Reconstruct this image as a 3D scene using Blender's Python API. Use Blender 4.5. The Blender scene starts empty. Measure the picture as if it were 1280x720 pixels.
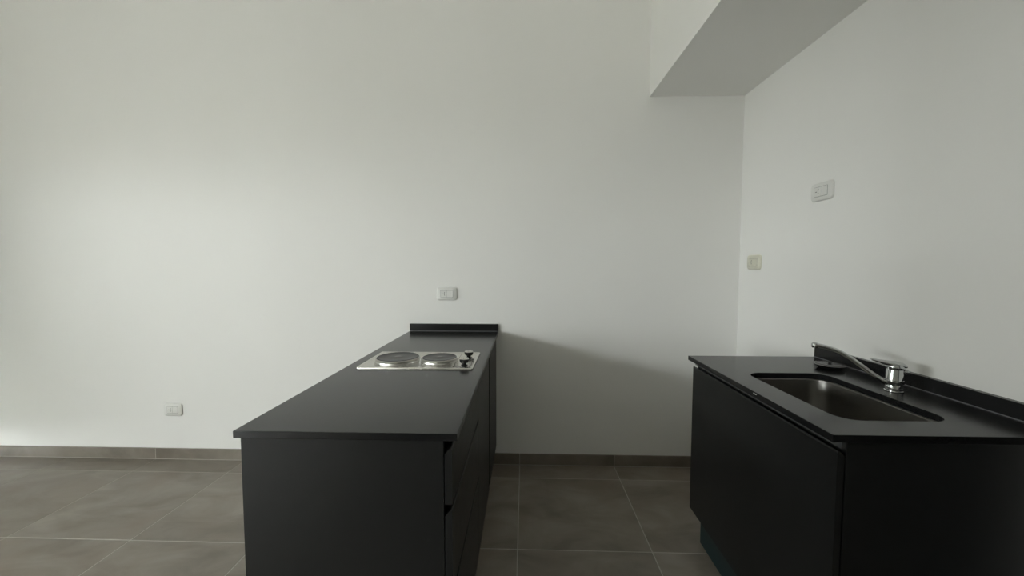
import bpy, bmesh, math, random
from mathutils import Matrix, Vector
random.seed(4)
S = bpy.context.scene
COL = S.collection

# ------------------------------------------------------------------ camera
FPX, PITCH, YAW, ROLL, CAMZ = 494.58, 0.0553, 0.0317, -0.0006, 1.2719
cam = bpy.data.cameras.new('camera'); co = bpy.data.objects.new('camera', cam); COL.objects.link(co)
cam.sensor_width = 36; cam.sensor_fit = 'HORIZONTAL'; cam.lens = FPX/1280*36; cam.clip_start = .02
Mr = Matrix.Rotation(YAW, 3, 'Z') @ Matrix.Rotation(-PITCH, 3, 'X') @ Matrix.Rotation(ROLL, 3, 'Y')
rt, fw, up = Mr.col[0], Mr.col[1], Mr.col[2]
m3 = Matrix(((rt[0], up[0], -fw[0]), (rt[1], up[1], -fw[1]), (rt[2], up[2], -fw[2])))
co.matrix_world = Matrix.Translation((0, 0, CAMZ)) @ m3.to_4x4()
S.camera = co

# ------------------------------------------------------------------ room dimensions
YB = 2.4774; XR = 1.3188; XL = -3.9; YF = -3.6; ZC = 4.3          # back, right, left, front walls, ceiling
ZSO = 2.2948; XSO = .7537                                          # mezzanine bulkhead over the kitchen
WINS = ((-3.40, -2.25, .60, 2.02), (.75, 2.33, .04, 2.1), (-.70, .85, 1.52, 1.97))              # left wall: window, then shuttered door and strip window added for their light (y0, y1, z0, z1)
SHUT = .17                                                         # added shutter stops this far above the floor, leaving a low strip of light
T = .6; GX = -.0282; GY = 2.3128; BB = .0723                       # tile grid, skirting height

# ------------------------------------------------------------------ sky and light
w = bpy.data.worlds.new('overcast_sky'); S.world = w; w.use_nodes = True
n = w.node_tree.nodes; l = w.node_tree.links
bg = n['Background']; bg.inputs['Strength'].default_value = 20
tc = n.new('ShaderNodeTexCoord'); sep = n.new('ShaderNodeSeparateXYZ'); rmp = n.new('ShaderNodeValToRGB')
l.new(tc.outputs['Generated'], sep.inputs[0]); l.new(rmp.outputs[0], bg.inputs[0])
half = n.new('ShaderNodeMath'); half.operation = 'MULTIPLY_ADD'; half.inputs[1].default_value = .5; half.inputs[2].default_value = .5
l.new(sep.outputs['Z'], half.inputs[0]); l.new(half.outputs[0], rmp.inputs[0])
e = rmp.color_ramp.elements                                         # ground, haze at the horizon, overcast dome
e[0].position = 0; e[0].color = (.26, .26, .25, 1)
e[1].position = 1; e[1].color = (.86, .89, .93, 1)
for ps, cl in ((.44, (.36, .36, .35, 1)), (.53, (.90, .91, .93, 1)), (.6, (.94, .95, .97, 1))):
    q = e.new(ps); q.color = cl
for y0_, y1_, z0_, z1_ in (WINS[0], (WINS[1][0], WINS[1][1], WINS[1][2], SHUT), WINS[2]):
    pl = bpy.data.lights.new('window_portal', 'AREA'); po = bpy.data.objects.new('window_portal', pl); COL.objects.link(po)
    pl.shape = 'RECTANGLE'; pl.size = z1_-z0_; pl.size_y = y1_-y0_; pl.cycles.is_portal = True
    po.location = (XL-.002, (y0_+y1_)/2, (z0_+z1_)/2); po.rotation_euler = (0, math.radians(-90), 0)
vs = S.view_settings
vs.view_transform = 'Standard'; vs.look = 'None'; vs.gamma = 1; vs.use_curve_mapping = False; vs.exposure = 1.53
S.cycles.use_denoising = True
S.cycles.max_bounces = 14; S.cycles.diffuse_bounces = 8; S.cycles.glossy_bounces = 6

# ------------------------------------------------------------------ materials
def srgb(r, g, b):
    return tuple(((c/255)/12.92 if c/255 <= .04045 else ((c/255+.055)/1.055)**2.4) for c in (r, g, b)) + (1,)
def mat(name, col, rough=.5, metal=0., var=.0, scale=8., bump=0., bscale=200., spec=.5, aniso=0, rvar=0., detail=4, coat=0):
    m = bpy.data.materials.new(name); m.use_nodes = True
    n = m.node_tree.nodes; l = m.node_tree.links; p = n['Principled BSDF']
    p.inputs['Base Color'].default_value = col; p.inputs['Roughness'].default_value = rough
    p.inputs['Metallic'].default_value = metal; p.inputs['Specular IOR Level'].default_value = spec
    p.inputs['Coat Weight'].default_value = coat
    tc = n.new('ShaderNodeTexCoord')
    nz = n.new('ShaderNodeTexNoise'); nz.inputs['Scale'].default_value = scale; nz.inputs['Detail'].default_value = detail
    l.new(tc.outputs['Object'], nz.inputs['Vector'])
    if var:
        mx = n.new('ShaderNodeMix'); mx.data_type = 'RGBA'
        mx.inputs['A'].default_value = tuple(c*(1-var) for c in col[:3])+(1,)
        mx.inputs['B'].default_value = tuple(min(1, c*(1+var)) for c in col[:3])+(1,)
        l.new(nz.outputs['Fac'], mx.inputs['Factor']); l.new(mx.outputs['Result'], p.inputs['Base Color'])
    if rvar:
        mr = n.new('ShaderNodeMapRange'); mr.inputs['To Min'].default_value = rough-rvar; mr.inputs['To Max'].default_value = rough+rvar
        l.new(nz.outputs['Fac'], mr.inputs['Value']); l.new(mr.outputs[0], p.inputs['Roughness'])
    if bump:
        nb = n.new('ShaderNodeTexNoise'); nb.inputs['Scale'].default_value = bscale; nb.inputs['Detail'].default_value = 3
        l.new(tc.outputs['Object'], nb.inputs['Vector'])
        b = n.new('ShaderNodeBump'); b.inputs['Strength'].default_value = bump; b.inputs['Distance'].default_value = .001
        l.new(nb.outputs['Fac'], b.inputs['Height']); l.new(b.outputs[0], p.inputs['Normal'])
    return m
M_WALL = mat('painted_plaster', (.84, .835, .81, 1), .75, var=.02, scale=1.5, bump=.25, bscale=90, spec=.25)
M_CEIL = mat('ceiling_paint', (.84, .835, .81, 1), .8, var=.02, scale=2, bump=.2, bscale=120, spec=.2)
M_GROUT = mat('cement_grout', (.42, .40, .35, 1), .9, var=.15, scale=30, bump=.3, bscale=300)
M_STONE = mat('dark_worktop_stone', (.012, .0122, .0125, 1), .20, var=.25, scale=260, rvar=.03, detail=2, spec=.28)
M_CAB = mat('charcoal_melamine', (.012, .0123, .012, 1), .38, var=.12, scale=25, bump=.10, bscale=500, rvar=.03, spec=.28)
M_CARC = mat('dark_carcass_board', (.030, .031, .030, 1), .5, var=.1, scale=20)
M_TOE = mat('teal_tinted_plinth', (.008, .024, .027, 1), .4, var=.2, scale=15)
M_STEEL = mat('satin_steel', (.62, .61, .57, 1), .26, 1, var=.06, scale=60, rvar=.05)
M_SINK = mat('brushed_sink_steel', (.30, .29, .27, 1), .30, 1, var=.15, scale=14, rvar=.06)
M_RIM = mat('polished_steel_rim', (.66, .65, .62, 1), .30, 1, var=.03)
M_PROFILE = mat('grey_recess_profile', (.055, .057, .056, 1), .4, 0, var=.05)
M_SEAL = mat('grey_sealant', (.16, .16, .17, 1), .35, 0, var=.05)
M_CHROME = mat('chrome', (.56, .57, .57, 1), .07, 1, var=.02)
M_IRON = mat('hotplate_iron', (.060, .060, .060, 1), .42, .2, var=.15, scale=40, bump=.2, bscale=300)
M_BLACK = mat('black_plastic', (.010, .010, .010, 1), .22, 0, var=.1)
M_PLATE = mat('white_socket_plastic', (.74, .74, .71, 1), .35, 0, var=.01)
M_CREAM = mat('cream_socket_plastic', (.66, .65, .54, 1), .35, 0, var=.02)
M_SLOT = mat('socket_slot_dark', (.03, .03, .03, 1), .6, 0, var=.1)
M_SEAM = mat('grey_module_seam', (.20, .20, .19, 1), .6, 0, var=.1)
M_FRAME = mat('aluminium_frame', (.55, .55, .54, 1), .4, .6, var=.03)
M_DOOR = mat('added_door_dark', (.010, .009, .008, 1), .45, 0, var=.2, scale=12)
M_CHIP = mat('chipped_stone', (.55, .55, .52, 1), .7, 0, var=.1, scale=400)
M_CONC = mat('balcony_concrete', (.30, .30, .28, 1), .8, 0, var=.15, scale=6, bump=.4, bscale=60)
def glass():
    m = bpy.data.materials.new('window_glass'); m.use_nodes = True
    n = m.node_tree.nodes; l = m.node_tree.links; n.clear()
    o = n.new('ShaderNodeOutputMaterial'); mx = n.new('ShaderNodeMixShader'); t = n.new('ShaderNodeBsdfTransparent'); g = n.new('ShaderNodeBsdfGlossy')
    lw = n.new('ShaderNodeLayerWeight'); lw.inputs[0].default_value = .5
    pw = n.new('ShaderNodeMath'); pw.operation = 'POWER'; pw.inputs[1].default_value = 5; l.new(lw.outputs['Facing'], pw.inputs[0])
    fr = n.new('ShaderNodeMath'); fr.operation = 'MULTIPLY_ADD'; fr.inputs[1].default_value = .96; fr.inputs[2].default_value = .035; l.new(pw.outputs[0], fr.inputs[0])
    t.inputs[0].default_value = (.93, .95, .94, 1); g.inputs['Roughness'].default_value = .02
    l.new(fr.outputs[0], mx.inputs[0]); l.new(t.outputs[0], mx.inputs[1]); l.new(g.outputs[0], mx.inputs[2]); l.new(mx.outputs[0], o.inputs[0])
    return m
M_GLASS = glass()
def tile_mat(name, base, dark, rough):
    """taupe cement-look porcelain: cloudy blotches that differ from tile to tile"""
    m = bpy.data.materials.new(name); m.use_nodes = True
    n = m.node_tree.nodes; l = m.node_tree.links; p = n['Principled BSDF']
    tc = n.new('ShaderNodeTexCoord'); oi = n.new('ShaderNodeObjectInfo')
    add = n.new('ShaderNodeVectorMath'); add.operation = 'MULTIPLY_ADD'
    add.inputs[1].default_value = (1, 1, 1)
    cmb = n.new('ShaderNodeCombineXYZ'); mul = n.new('ShaderNodeMath'); mul.operation = 'MULTIPLY'; mul.inputs[1].default_value = 40
    l.new(oi.outputs['Random'], mul.inputs[0]); l.new(mul.outputs[0], cmb.inputs[0]); l.new(mul.outputs[0], cmb.inputs[1])
    l.new(tc.outputs['Object'], add.inputs[0]); l.new(cmb.outputs[0], add.inputs[2])
    mp = n.new('ShaderNodeMapping'); mp.inputs['Scale'].default_value = (1.0, 1.9, 1)
    mp.inputs['Rotation'].default_value = (0, 0, .5)
    l.new(add.outputs[0], mp.inputs[0])
    a = n.new('ShaderNodeTexNoise'); a.inputs['Scale'].default_value = 3.2; a.inputs['Detail'].default_value = 6; a.inputs['Roughness'].default_value = .55; a.inputs['Distortion'].default_value = .6
    l.new(mp.outputs[0], a.inputs['Vector'])
    r = n.new('ShaderNodeValToRGB'); r.color_ramp.elements[0].position = .33; r.color_ramp.elements[1].position = .68
    r.color_ramp.elements[0].color = dark; r.color_ramp.elements[1].color = base
    l.new(a.outputs['Fac'], r.inputs[0])
    h = n.new('ShaderNodeMix'); h.data_type = 'RGBA'; h.inputs['B'].default_value = (dark[0]*1.05, dark[1]*.9, dark[2]*.82, 1)
    b = n.new('ShaderNodeTexNoise'); b.inputs['Scale'].default_value = 2.1; b.inputs['Detail'].default_value = 3
    l.new(add.outputs[0], b.inputs['Vector'])
    mr = n.new('ShaderNodeMapRange'); mr.inputs['From Min'].default_value = .5; mr.inputs['From Max'].default_value = .75; mr.inputs['To Max'].default_value = .6
    l.new(b.outputs['Fac'], mr.inputs['Value']); l.new(mr.outputs[0], h.inputs['Factor'])
    l.new(r.outputs[0], h.inputs['A']); l.new(h.outputs['Result'], p.inputs['Base Color'])
    rr = n.new('ShaderNodeMapRange'); rr.inputs['To Min'].default_value = rough-.05; rr.inputs['To Max'].default_value = rough+.08
    l.new(a.outputs['Fac'], rr.inputs['Value']); l.new(rr.outputs[0], p.inputs['Roughness'])
    bp = n.new('ShaderNodeBump'); bp.inputs['Strength'].default_value = .15; bp.inputs['Distance'].default_value = .001
    f = n.new('ShaderNodeTexNoise'); f.inputs['Scale'].default_value = 60; l.new(tc.outputs['Object'], f.inputs['Vector'])
    l.new(f.outputs['Fac'], bp.inputs['Height']); l.new(bp.outputs[0], p.inputs['Normal'])
    return m
M_TILE = tile_mat('taupe_porcelain', (.268, .238, .200, 1), (.158, .134, .108, 1), .30)

# ------------------------------------------------------------------ mesh helpers
def link(name, bm, m, parent=None, smooth=False, loc=None):
    me = bpy.data.meshes.new(name)
    bmesh.ops.recalc_face_normals(bm, faces=bm.faces)
    bm.to_mesh(me); bm.free()
    ms = m if isinstance(m, (list, tuple)) else [m]
    for x in ms: me.materials.append(x)
    if smooth:
        for p in me.polygons: p.use_smooth = True
        try: me.set_sharp_from_angle(angle=math.radians(40))
        except Exception: pass
    o = bpy.data.objects.new(name, me); COL.objects.link(o)
    if loc: o.location = loc
    if parent:
        o.parent = parent
    return o
def tag(o, label=None, cat=None, group=None, kind=None):
    if label: o['label'] = label
    if cat: o['category'] = cat
    if group: o['group'] = group
    if kind: o['kind'] = kind
    return o
def thing(name, label, cat, loc=(0, 0, 0), rot=(0, 0, 0), group=None, kind=None):
    o = bpy.data.objects.new(name, None); COL.objects.link(o); o.location = loc; o.rotation_euler = rot
    o.empty_display_size = .1
    return tag(o, label, cat, group, kind)
def box(bm, x0, x1, y0, y1, z0, z1, bev=0, seg=2):
    r = bmesh.ops.create_cube(bm, size=1)
    for v in r['verts']:
        v.co = Vector(((x0+x1)/2+v.co.x*(x1-x0), (y0+y1)/2+v.co.y*(y1-y0), (z0+z1)/2+v.co.z*(z1-z0)))
    if bev:
        es = list({e for v in r['verts'] for e in v.link_edges})
        bmesh.ops.bevel(bm, geom=es, offset=bev, segments=seg, profile=.5, affect='EDGES')
    return bm
def bx(*a, **k): return box(bmesh.new(), *a, **k)
def lathe(prof, seg=48, bm=None, c=(0, 0, 0)):
    bm = bm or bmesh.new(); rings = []
    for r, z in prof:
        if r < 1e-6: rings.append([bm.verts.new((c[0], c[1], c[2]+z))])
        else: rings.append([bm.verts.new((c[0]+r*math.cos(2*math.pi*i/seg), c[1]+r*math.sin(2*math.pi*i/seg), c[2]+z)) for i in range(seg)])
    for a, b in zip(rings, rings[1:]):
        for i in range(seg):
            j = (i+1) % seg
            f = [a[i % len(a)], a[j % len(a)], b[j % len(b)], b[i % len(b)]]
            f = list(dict.fromkeys(f))
            if len(f) > 2: bm.faces.new(f)
    return bm
def rrect(x0, x1, y0, y1, r, k=6):
    p = []
    for cx, cy, a0 in ((x1-r, y1-r, 0), (x0+r, y1-r, 90), (x0+r, y0+r, 180), (x1-r, y0+r, 270)):
        for i in range(k+1):
            a = math.radians(a0+90*i/k); p.append((cx+r*math.cos(a), cy+r*math.sin(a)))
    return p
def loft(bm, rings, cap0=True, cap1=True):
    R = [[bm.verts.new(p) for p in r] for r in rings]
    for a, b in zip(R, R[1:]):
        for i in range(len(a)):
            j = (i+1) % len(a); bm.faces.new((a[i], a[j], b[j], b[i]))
    if cap0: bm.faces.new(list(reversed(R[0])))
    if cap1: bm.faces.new(R[-1])
    return bm
def tube(path, radii, seg=20, squash=None):
    """tube along a path; radii are (side, up) half sizes per point"""
    bm = bmesh.new(); rings = []
    P = [Vector(p) for p in path]
    for i, p in enumerate(P):
        t = (P[min(i+1, len(P)-1)]-P[max(i-1, 0)]).normalized()
        s = t.cross(Vector((0, 0, 1)))
        s = s.normalized() if s.length > 1e-4 else Vector((0, 1, 0))
        u = s.cross(t).normalized(); a, b = radii[i]
        rings.append([p+s*a*math.cos(2*math.pi*k/seg)+u*b*math.sin(2*math.pi*k/seg) for k in range(seg)])
    return loft(bm, rings)
def plate_with_hole(outer, inner, z0, z1):
    bm = bmesh.new()
    def loop(pts):
        vs = [bm.verts.new((x, y, z0)) for x, y in pts]
        return [bm.edges.new((vs[i], vs[(i+1) % len(vs)])) for i in range(len(vs))]
    es = loop(outer)+loop(inner)
    r = bmesh.ops.triangle_fill(bm, use_beauty=True, use_dissolve=False, edges=es)
    fs = [g for g in r['geom'] if isinstance(g, bmesh.types.BMFace)]
    e = bmesh.ops.extrude_face_region(bm, geom=fs)
    for v in e['geom']:
        if isinstance(v, bmesh.types.BMVert): v.co.z = z1
    return bm

# ------------------------------------------------------------------ room shell
def struct(name, bm, m, label, smooth=False):
    return tag(link(name, bm, m, None, smooth), label, kind='structure')
struct('wall_back', bx(XL-.15, XR+.15, YB, YB+.15, -.05, ZC), M_WALL, 'tall white painted wall facing the camera behind the island')
DY0, DY1, DZ = -.02, .86, 2.05                                     # made-up dark door in the right wall, added to darken the sink end
bm = bmesh.new()
for a in ((YF, DY0, -.05, ZC), (DY1, YB, -.05, ZC), (DY0, DY1, DZ, ZC)): box(bm, XR, XR+.15, *a)
struct('wall_right', bm, M_WALL, 'white painted wall on the right beside the sink unit')
dd = thing('added_door', 'dark flat door added in the right wall to darken the sink end reflection', None, (XR+.06, (DY0+DY1)/2, 0), kind='structure')
hwd = (DY1-DY0)/2
bm = bmesh.new(); box(bm, -.05, .06, -hwd, -hwd+.035, 0, DZ); box(bm, -.05, .06, hwd-.035, hwd, 0, DZ); box(bm, -.05, .06, -hwd+.035, hwd-.035, DZ-.035, DZ)
link('added_door_frame', bm, M_DOOR, dd)
link('added_door_leaf', bx(-.02, .02, -hwd+.038, hwd-.038, .006, DZ-.038), M_DOOR, dd)
bm = tube([(-.021, -.33, 1.0), (-.065, -.33, 1.0), (-.07, -.325, 1.0), (-.07, -.21, 1.0)], [(.008, .008)]*4, 12)
link('added_door_handle', bm, M_CHROME, dd, True)
struct('wall_front', bx(XL-.15, XR+.15, YF-.15, YF, -.05, ZC), M_WALL, 'white painted wall behind the camera')
bm = bmesh.new()
(ua, ub, uc, ud), (va, vb, vc, vd), (wa, wb, wc, wd) = WINS
for a in ((YF, ua, -.05, ZC), (ub, wa, -.05, ZC), (wb, va, -.05, ZC), (wa, wb, -.05, wc), (wa, wb, wd, ZC), (vb, YB, -.05, ZC), (ua, ub, ud, ZC), (ua, ub, -.05, uc), (va, vb, vd, ZC), (va, vb, -.05, vc)):
    box(bm, XL-.15, XL, *a)
struct('wall_left', bm, M_WALL, 'white painted wall on the left with a window and two openings added for light')
struct('wall_light_block', bx(-1.05, -.90, YF+.001, -.29, -.002, 2.3), M_WALL, 'white painted wall added behind and left of the camera to block window light')  # unseen wall added to keep window light off the near right side
struct('ceiling', bx(XL-.15, XR+.15, YF-.15, YB+.15, ZC, ZC+.15), M_CEIL, 'white ceiling high above the room')
struct('ceiling_bulkhead', bx(XSO, XR+.001, YF, YB+.001, ZSO, ZC), M_CEIL, 'white boxed bulkhead over the sink wall with grey shaded underside')

# floor: grout bed with every tile its own piece
floor = struct('floor', bx(XL-.15, XR+.15, YF-.15, YB+.15, -.06, -.0006), M_GROUT, 'taupe square porcelain tiles with pale grout lines')
G = .0020
tile_cache = {}
def tile(x0, x1, y0, y1):
    k = (round(x1-x0, 4), round(y1-y0, 4))
    if k not in tile_cache:
        me_o = link('tile', bx(0, k[0], 0, k[1], -.01, 0, bev=.0008, seg=1), M_TILE, floor)
        tile_cache[k] = me_o.data
        me_o.location = (x0, y0, random.uniform(-.0002, .0002)); return
    o = bpy.data.objects.new('tile', tile_cache[k]); COL.objects.link(o); o.parent = floor
    o.location = (x0, y0, random.uniform(-.0002, .0002))
xs = sorted({XL, XR} | {GX+i*T for i in range(-10, 5) if XL < GX+i*T < XR})
ys = sorted({YF, YB} | {GY-i*T for i in range(0, 12) if YF < GY-i*T < YB})
for xa, xb in zip(xs, xs[1:]):
    for ya, yb in zip(ys, ys[1:]):
        if xb-xa > .01 and yb-ya > .01: tile(xa+G, xb-G, ya+G, yb-G)

# skirting of cut tiles
def skirting(name, label, cuts, place):
    b = bmesh.new(); place(b, cuts[0], cuts[-1], .0094, 0, BB-.001, 0)
    r = struct(name, b, M_GROUT, label)
    for a, c in zip(cuts, cuts[1:]):
        b = bmesh.new(); place(b, a+G, c-G, .010, .0038, BB, .0005)
        link('skirting_tile', b, M_TILE, r)
def pl_back(b, a, c, d, z0, z1, bev): box(b, a, c, YB-d, YB, z0, z1, bev=bev, seg=1) if bev else box(b, a, c, YB-d, YB, z0, z1)
def pl_right(b, a, c, d, z0, z1, bev): box(b, XR-d, XR, a, c, z0, z1, bev=bev, seg=1) if bev else box(b, XR-d, XR, a, c, z0, z1)
def pl_left(b, a, c, d, z0, z1, bev): box(b, XL, XL+d, a, c, z0, z1, bev=bev, seg=1) if bev else box(b, XL, XL+d, a, c, z0, z1)
def pl_front(b, a, c, d, z0, z1, bev): box(b, a, c, YF, YF+d, z0, z1, bev=bev, seg=1) if bev else box(b, a, c, YF, YF+d, z0, z1)
skirting('baseboard_back', 'low taupe tile skirting along the far wall', [XL+.011, GX-6*T, GX-4*T, GX-2*T, GX, GX+T, GX+2*T, XR-.011], pl_back)
skirting('baseboard_right', 'taupe tile skirting on the right wall beyond the sink unit', [GY-i*T for i in range(6, 0, -1)]+[GY, YB-.011], pl_right)
skirting('baseboard_left', 'taupe tile skirting under the left wall', [YF+.011, -2.4, -1.2, 0, .74], pl_left)
skirting('baseboard_front', 'taupe tile skirting behind the camera', [XL+.011, GX-4*T, GX-2*T, GX, XR-.011], pl_front)

# unseen window in the left wall; strip window and shuttered door added for light
def glazing(name, label, y0, y1, z0, z1, sashes=2):
    win = thing(name, label, None, (XL-.08, 0, 0), kind='structure')
    b = bmesh.new(); f = .04
    box(b, -.05, .05, y0, y0+f, z0, z1); box(b, -.05, .05, y1-f, y1, z0, z1)
    box(b, -.05, .05, y0+f, y1-f, z1-f, z1); box(b, -.05, .05, y0+f, y1-f, z0, z0+f*.6)
    link('window_frame', b, M_FRAME, win)
    mid = (y0+y1)/2
    for ya, yb, dx in ((y0+f, mid+.02, -.02), (mid-.02, y1-f, .02)) if sashes == 2 else ((y0+f, y1-f, 0),):
        b = bmesh.new(); za, zb, s = z0+f*.6, z1-f, .035
        box(b, dx-.018, dx+.018, ya, ya+s, za, zb); box(b, dx-.018, dx+.018, yb-s, yb, za, zb)
        box(b, dx-.018, dx+.018, ya+s, yb-s, zb-s, zb); box(b, dx-.018, dx+.018, ya+s, yb-s, za, za+s)
        sh = link('sash', b, M_FRAME, win)
        link('pane', bx(dx-.003, dx+.003, ya+s, yb-s, za+s, zb-s), M_GLASS, sh)
    return win
glazing('window_1', 'wide sliding window in the left wall behind the camera', *WINS[0])
glazing('added_window_3', 'long low fixed window added high in the left wall to light the far corner', *WINS[2], sashes=1)  # made-up opening that brightens the far right corner
w2 = glazing('added_window_2', 'added balcony glass door, shutter almost down to let in a low strip of light', *WINS[1])  # door and shutter added for low light at the back left
y0_, y1_, z0_, z1_ = WINS[1]
k = 0; z = SHUT
while z < z1_-.001:
    link('added_shutter_slat', bx(-.068, -.054, y0_+.001, y1_-.001, z, min(z+.0495, z1_), bev=.004, seg=1), M_PLATE, w2); z += .05
# balcony outside
struct('trim_1', bx(XL-1.6, XL-.15, .5, YB+.1, -.2, -.02), M_CONC, 'concrete balcony slab outside the glass door')

# ------------------------------------------------------------------ sockets
def socket(label, loc, rot, W, H, cream=False):
    """plate in local XZ, facing local -Y"""
    m = M_CREAM if cream else M_PLATE
    t = thing('wall_socket', label, 'socket', loc, rot)
    def slab(x0, x1, z0, z1, y0, y1, r, taper=0):
        b = bmesh.new()
        rings = []
        for ins, y in ((0, y0), (0, y0+(y1-y0)*.45), (taper*.45, y0+(y1-y0)*.8), (taper, y1)):
            rings.append([(x, -y, z) for x, z in rrect(x0+ins, x1-ins, z0+ins, z1-ins, max(r-ins, .0004))])
        return loft(b, rings)
    link('cover_plate', slab(-W/2, W/2, -H/2, H/2, 0, .011, .018, .005), m, t, True)
    iw, ih = W*.30, H*.255
    link('module_frame', slab(-iw-.001, iw+.001, -ih-.001, ih+.001, .0105, .0114, .002, .0002), M_SEAM, t)
    s = link('socket_module', slab(-iw+.0004, -.001, -ih+.0004, ih-.0004, .0108, .0128, .001, .0006), m, t, True)
    link('blank_module', slab(.0002, iw-.0004, -ih+.0004, ih-.0004, .0108, .0126, .001, .0006), m, t, True)
    cx = -iw/2
    for dx, dz, a in ((-.007, 0, 90), (.006, .007, 25), (.006, -.007, -25)):
        b = bx(-.0014, .0014, -.0133, -.0110, -.0042, .0042)
        bmesh.ops.rotate(b, verts=b.verts, cent=(0, 0, 0), matrix=Matrix.Rotation(math.radians(a), 3, 'Y'))
        bmesh.ops.translate(b, verts=b.verts, vec=(cx+dx, 0, dz))
        link('slot', b, M_SLOT, s)
    return t
socket('white double-module wall socket just above the cooktop island, on the far wall', (-.489, YB, 1.0975), (0, 0, 0), .130, .082)
socket('white wall socket low on the far wall, left of the island', (-2.298, YB, .3325), (0, 0, 0), .122, .086)
RR = (0, 0, math.radians(-90))
socket('white wall socket highest of all, on the right wall above the faucet', (XR, 1.812, 1.603), RR, .128, .082)
socket('cream yellowed wall socket on the right wall near the far corner', (XR, 2.314, 1.295), RR, .128, .084, True)

# ------------------------------------------------------------------ peninsula (cooktop island)
ZP = .8626; TH = .0185; PX0, PX1, PY0 = -.7244, -.1636, .9392; PY1 = YB
wt = tag(link('worktop', bx(PX0, PX1, PY0, PY1-.0005, ZP-TH, ZP, bev=.0016, seg=2), M_STONE, None),
         'long dark grey stone worktop carrying the electric cooktop', 'worktop')
link('upstand', bx(PX0, PX1, YB-.020, YB-.0006, ZP+.0004, ZP+.046, bev=.0012, seg=2), M_STONE, wt)
link('sealant_joint', bx(PX0+.001, PX1-.001, YB-.0225, YB-.0203, ZP+.0003, ZP+.0030, bev=.0006, seg=1), M_SEAL, wt)
DX = -.178; DT = .018                      # drawer front plane, thickness
CX1 = DX-DT-.004                           # carcass front
CX0 = -.7094
def panels(boxes, bev=.0006):
    b = bmesh.new()
    for q in boxes: box(b, *q, bev=bev, seg=1)
    return b
ZB = .13; ZT = ZP-TH-.0006
def front(name, t, y0, y1, z0, z1, side=1, m=None):
    """slab front with bevelled finger-pull lip on its top edge; front plane normal is +X for side=1"""
    b = bmesh.new()
    xf = DX; xb = DX-DT
    prof = [(xb, z0), (xf, z0), (xf, z1-.003), (xf-.002, z1), (xf-.006, z1), (xb, z1-.014)]
    loft(b, [[(x, y0, z) for x, z in prof], [(x, y1, z) for x, z in prof]])
    return link(name, b, M_CAB, t)
# unit 1: drawers
Y1, Y2, Y3 = .9452, 1.5035, 1.984
t = thing('drawer_cabinet', 'charcoal drawer cabinet at the near end of the cooktop island', 'cabinet', (0, 0, 0))
link('end_panel', bx(CX0, DX-DT-.0025, Y1, Y1+.018, .0005, ZT, bev=.0008, seg=1), M_CAB, t)
link('carcass', panels([(CX0, CX1, Y2-.017, Y2-.0005, ZB, ZT), (CX0, CX0+.016, Y1+.019, Y2-.018, ZB, ZT),
     (CX0+.017, CX1, Y1+.019, Y2-.018, ZB, ZB+.018), (CX1-.08, CX1-.002, Y1+.019, Y2-.018, ZT-.018, ZT)]), M_CARC, t)
link('plinth', bx(-.262, -.248, Y1+.019, Y2-.0005, .0005, ZB-.001), M_CARC, t)
for z0, z1 in ((ZB, .437), (.453, .664), (.680, .822)):
    d = front('drawer', t, Y1+.0005, Y2-.0015, z0, z1)
    b = bmesh.new(); zz0, zz1 = z0+.03, z1-.04; ya, yb = Y1+.032, Y2-.030; xa, xb = CX0+.06, CX1-.001
    for q in ((xa, xb, ya, ya+.012, zz0, zz1), (xa, xb, yb-.012, yb, zz0, zz1), (xa, xa+.012, ya+.013, yb-.013, zz0, zz1),
              (xb-.012, xb, ya+.013, yb-.013, zz0, zz1), (xa+.013, xb-.013, ya+.013, yb-.013, zz0, zz0+.008)): box(b, *q)
    link('drawer_box', b, M_CARC, d)
# units 2 and 3: doors
for ya, yb, lab in ((Y2, Y3, 'charcoal door cabinet in the middle of the cooktop island, beside the drawers'),
                    (Y3, YB-.011, 'charcoal cabinet of the cooktop island standing against the far wall')):
    t = thing('door_cabinet', lab, 'cabinet', (0, 0, 0), group=None)
    link('carcass', panels([(CX0, CX1, ya+.0005, ya+.017, ZB, ZT), (CX0, CX1, yb-.017, yb-.0005, ZB, ZT), (CX0, CX0+.016, ya+.018, yb-.018, ZB, ZT),
         (CX0+.017, CX1, ya+.018, yb-.018, ZB, ZB+.018), (CX1-.08, CX1-.002, ya+.018, yb-.018, ZT-.018, ZT)]), M_CARC, t)
    link('plinth', bx(-.262, -.248, ya+.0005, yb-.0005, .0005, ZB-.001), M_CARC, t)
    front('door', t, ya+(.0015 if yb < 2 else .024), yb-(.024 if yb < 2 else .0005), ZB, .822)

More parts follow.
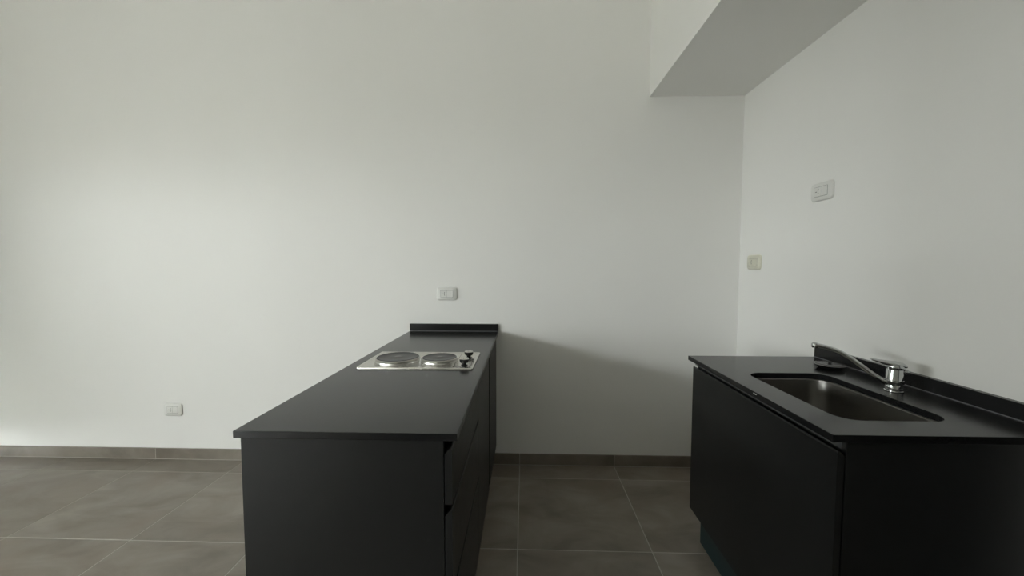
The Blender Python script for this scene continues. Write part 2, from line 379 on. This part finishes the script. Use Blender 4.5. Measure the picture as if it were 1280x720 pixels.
# ------------------------------------------------------------------ electric cooktop
HX0, HX1, HY0, HY1 = -.672, -.205, 1.537, 1.828
hc = ((HX0+HX1)/2, (HY0+HY1)/2)
hob = thing('electric_cooktop', 'stainless electric cooktop with two round iron hotplates', 'cooktop', (hc[0], hc[1], ZP))
hw, hh = (HX1-HX0)/2, (HY1-HY0)/2
b = bmesh.new()
def R_(ins, z, r): return [(x, y, z) for x, y in rrect(-hw+ins, hw-ins, -hh+ins, hh-ins, r, 4)]
loft(b, [R_(0, .0003, .006), R_(0, .004, .006), R_(.002, .0065, .006), R_(.011, .0065, .006), R_(.016, .0035, .006)], cap0=True, cap1=True)
tray = link('steel_tray', b, M_STEEL, hob, True)
link('control_ridge', bx(.147, .150, -hh+.02, hh-.02, .0036, .0058, bev=.0008, seg=1), M_STEEL, tray)
for cx, r in ((-.545-hc[0], .0895), (-.364-hc[0], .0735)):
    cy = 1.672-hc[1]
    p = link('hotplate', lathe([(0, .019), (r*.20, .019), (r*.22, .0185), (r*.90, .0187), (r*.93, .0205), (r-.003, .0205), (r-.001, .019), (r-.001, .014), (0, .013)], 64, c=(cx, cy, 0)), M_IRON, hob, True)
    link('steel_rim', lathe([(r-.004, .0138), (r, .0185), (r+.0025, .0180), (r+.002, .0125), (r-.002, .0115), (r-.001, .010), (r+.003, .0085), (r+.0045, .0036), (r-.012, .0036)], 64, c=(cx, cy, 0)), M_RIM, p, True)
    link('center_cap', lathe([(0, .0202), (r*.15, .0200), (r*.17, .0190)], 32, c=(cx, cy, 0)), mat('hotplate_cap', (.16, .155, .15, 1), .35, .8, var=.1), p, True)
for ky in (1.600, 1.735):
    k = link('control_knob', lathe([(0, .0290), (.0175, .0290), (.0198, .0270), (.0195, .0215), (.0160, .0140), (.0095, .0115), (.0080, .006), (.0140, .0048), (.0140, .0036)], 32,
             c=(-.247-hc[0], ky-hc[1], .0)), M_BLACK, hob, True)
    b = lathe([(0, .0335), (.012, .0332), (.0178, .0318), (.0192, .0292), (.0180, .0278)], 32, c=(-.247-hc[0], ky-hc[1], .0))
    link('chrome_cap', b, M_STEEL, k, True)
    link('pointer_mark', bx(-.247-hc[0]-.0008, -.247-hc[0]+.0008, ky-hc[1]-.013, ky-hc[1]-.003, .0330, .0336), M_BLACK, k)

# ------------------------------------------------------------------ sink unit
ZS = .8674; SX0, SY0, SY1 = .742, .9536, 1.7982; TS = .0190
BX0, BX1, BY0, BY1 = .838, 1.128, 1.047, 1.514      # bowl cut-out
hole = rrect(BX0, BX1, BY0, BY1, .055, 8)
b = plate_with_hole([(SX0, SY0), (XR-.0006, SY0), (XR-.0006, SY1), (SX0, SY1)], hole, ZS-TS, ZS)
sw = tag(link('worktop', b, M_STONE, None), 'short dark stone worktop cut out around the sunken sink', 'worktop')
bv = sw.modifiers.new('edge', 'BEVEL'); bv.width = .0012; bv.segments = 2; bv.limit_method = 'ANGLE'; bv.angle_limit = math.radians(60)
link('upstand', bx(XR-.020, XR-.0006, SY0+.0005, SY1-.0005, ZS+.0004, ZS+.046, bev=.0012, seg=2), M_STONE, sw)
link('sealant_joint', bx(XR-.0225, XR-.0203, SY0+.002, SY1-.002, ZS+.0003, ZS+.0030, bev=.0006, seg=1), M_SEAL, sw)
link('edge_chip', bx(SX0-.0007, SX0+.0015, 1.268, 1.286, ZS-.0075, ZS-.0045, bev=.0006, seg=1), M_CHIP, sw)

FX = .762; FT = .0165; KX = .783; ZB2 = .168; ZT2 = ZS-TS-.0006
t = thing('sink_cabinet', 'charcoal cabinet under the sink with one wide front', 'cabinet')
link('side_panel', bx(KX, XR-.001, SY0+.010, SY0+.028, ZB2-.002, ZT2, bev=.0008, seg=1), M_CAB, t)
link('side_panel', bx(KX, XR-.012, SY1-.028, SY1-.010, ZB2-.002, ZT2, bev=.0008, seg=1), M_CAB, t)
link('carcass', panels([(KX, XR-.0185, SY0+.029, SY1-.029, ZB2, ZB2+.018), 
     (XR-.019, XR-.012, SY0+.029, SY1-.029, ZB2, ZT2-.02)]), M_CARC, t)
link('recess_profile', bx(.7705, KX-.0006, SY0+.0105, SY1-.0105, .8285, ZT2, bev=.0006, seg=1), M_PROFILE, t)
link('top_rail', bx(KX, KX+.016, SY0+.029, SY1-.029, ZT2-.046, ZT2), M_CAB, t)
b = bmesh.new(); z1 = .8215
prof = [(FX, ZB2-.002), (FX+FT, ZB2-.002), (FX+FT, z1-.010), (FX+.006, z1), (FX+.002, z1), (FX, z1-.003)]
loft(b, [[(x, SY0+.0095, z) for x, z in prof], [(x, SY1-.0095, z) for x, z in prof]])
link('door', b, M_CAB, t)
link('plinth', bx(.812, .828, SY0+.012, SY1-.014, .0005, ZB2-.0035), M_TOE, t)
link('plinth', bx(.829, XR-.013, SY0+.012, SY0+.028, .0005, ZB2-.0035), M_CARC, t)

# sink bowl, hung under the stone
sk = thing('kitchen_sink', 'dark steel rectangular sink bowl sunk into the worktop', 'sink', ((BX0+BX1)/2, (BY0+BY1)/2, ZS-TS))
bw, bh = (BX1-BX0)/2, (BY1-BY0)/2
def Q(ins, z, r): return [(x, y, z) for x, y in rrect(-bw+ins, bw-ins, -bh+ins, bh-ins, r, 8)]
b = bmesh.new()
loft(b, [Q(-.018, -.0010, .07), Q(.004, -.0012, .052), Q(.006, -.003, .052), Q(.010, -.06, .055), Q(.014, -.115, .06), Q(.020, -.135, .062),
         Q(.032, -.147, .058), Q(.05, -.151, .05), Q(.09, -.154, .03)], cap0=False, cap1=True)
bo = link('bowl', b, M_SINK, sk, True)
so = bo.modifiers.new('sheet', 'SOLIDIFY'); so.thickness = .0012; so.offset = 1
dr = link('drain', lathe([(.045, -.1535), (.042, -.1515), (.034, -.1525), (.030, -.158), (0, -.159)], 40), M_CHROME, sk, True)
for i in range(6):
    a = i*math.pi/3
    link('drain_hole', lathe([(0, -.1586), (.0045, -.1586), (.0045, -.1595), (0, -.1595)], 12, c=(.017*math.cos(a), .017*math.sin(a), .0003)), M_SLOT, dr)

# faucet
FB = Vector((1.199, 1.303, ZS)); dirv = Vector((-.2, .083, 0)).normalized()
fa = thing('faucet', 'chrome single-lever kitchen faucet with rising bent spout', 'faucet', FB)
link('base_ring', lathe([(0, .0004), (.0245, .0004), (.0250, .002), (.0245, .004), (.0232, .0048), (0, .0048)], 48), M_CHROME, fa, True)
link('body', lathe([(0, .0050), (.0225, .0050), (.0225, .022), (.0215, .024), (.0215, .070), (.0205, .073), (0, .073)], 48), M_CHROME, fa, True)
link('swivel_collar', lathe([(.0216, .0225), (.0236, .0235), (.0240, .028), (.0240, .034), (.0236, .0365), (.0216, .0375)], 48), M_CHROME, fa, True)
def sp(d, z): return tuple(dirv*d+Vector((0, 0, z)))
ctrl = [(.018, .027), (.034, .033), (.055, .048), (.085, .073), (.115, .097), (.140, .113), (.155, .120), (.170, .125), (.190, .130), (.2165, .134)]
rad = [(.013, .010), (.012, .009), (.0105, .008), (.010, .0075), (.010, .0075), (.010, .0075), (.010, .0075), (.010, .0075), (.010, .0075), (.010, .0080)]
link('spout', tube([sp(*c) for c in ctrl], rad, 24), M_CHROME, fa, True)
tip = Vector(sp(.2135, .1335))
b = lathe([(0, -.009), (.0080, -.009), (.0098, -.0075), (.0104, -.002), (.0100, .004), (.0080, .0075), (.004, .0090), (0, .0093)], 32, c=tip)
link('aerator', b, M_CHROME, fa, True)
# head and flat lever
link('head', lathe([(0, .0735), (.0235, .0735), (.0245, .076), (.0245, .084), (.0225, .0885), (.016, .0905), (0, .091)], 48), M_CHROME, fa, True)
def lv(d, z): return tuple(dirv*d+Vector((0, 0, z)))
link('lever', tube([lv(-.027, .083), lv(-.018, .086), (0, 0, .0885), lv(.018, .0905), lv(.040, .0950), lv(.056, .0985), lv(.062, .0995)],
     [(.012, .005), (.0195, .0085), (.0215, .0100), (.018, .0085), (.0130, .0055), (.0105, .0040), (.0080, .0030)], 24), M_CHROME, fa, True)
link('cartridge_cap', lathe([(0, .058), (.0075, .058), (.009, .064), (.009, .070), (.006, .074), (0, .075)], 24, c=tuple(-dirv*.026)), M_CHROME, fa, True)

# round black strainer plug lying by the upstand
pg = thing('sink_plug', 'round black sink strainer lying on the worktop behind the faucet spout', 'sink plug', (1.213, 1.592, ZS))
link('strainer_cup', lathe([(0, .0006), (.034, .0006), (.040, .004), (.046, .0135), (.0490, .0165), (.0495, .0190), (.047, .0200), (.030, .0195), (0, .0190)], 48), M_BLACK, pg, True)
link('rim_ring', lathe([(.0492, .0150), (.0510, .0154), (.0516, .0165), (.0510, .0176), (.0492, .0180)], 48), mat('dull_rim_metal', (.40, .40, .39, 1), .3, 1), pg, True)
link('pull_knob', lathe([(0, .0192), (.006, .0192), (.005, .0215), (.008, .0235), (.0075, .0250), (0, .0256)], 24), M_BLACK, pg, True)
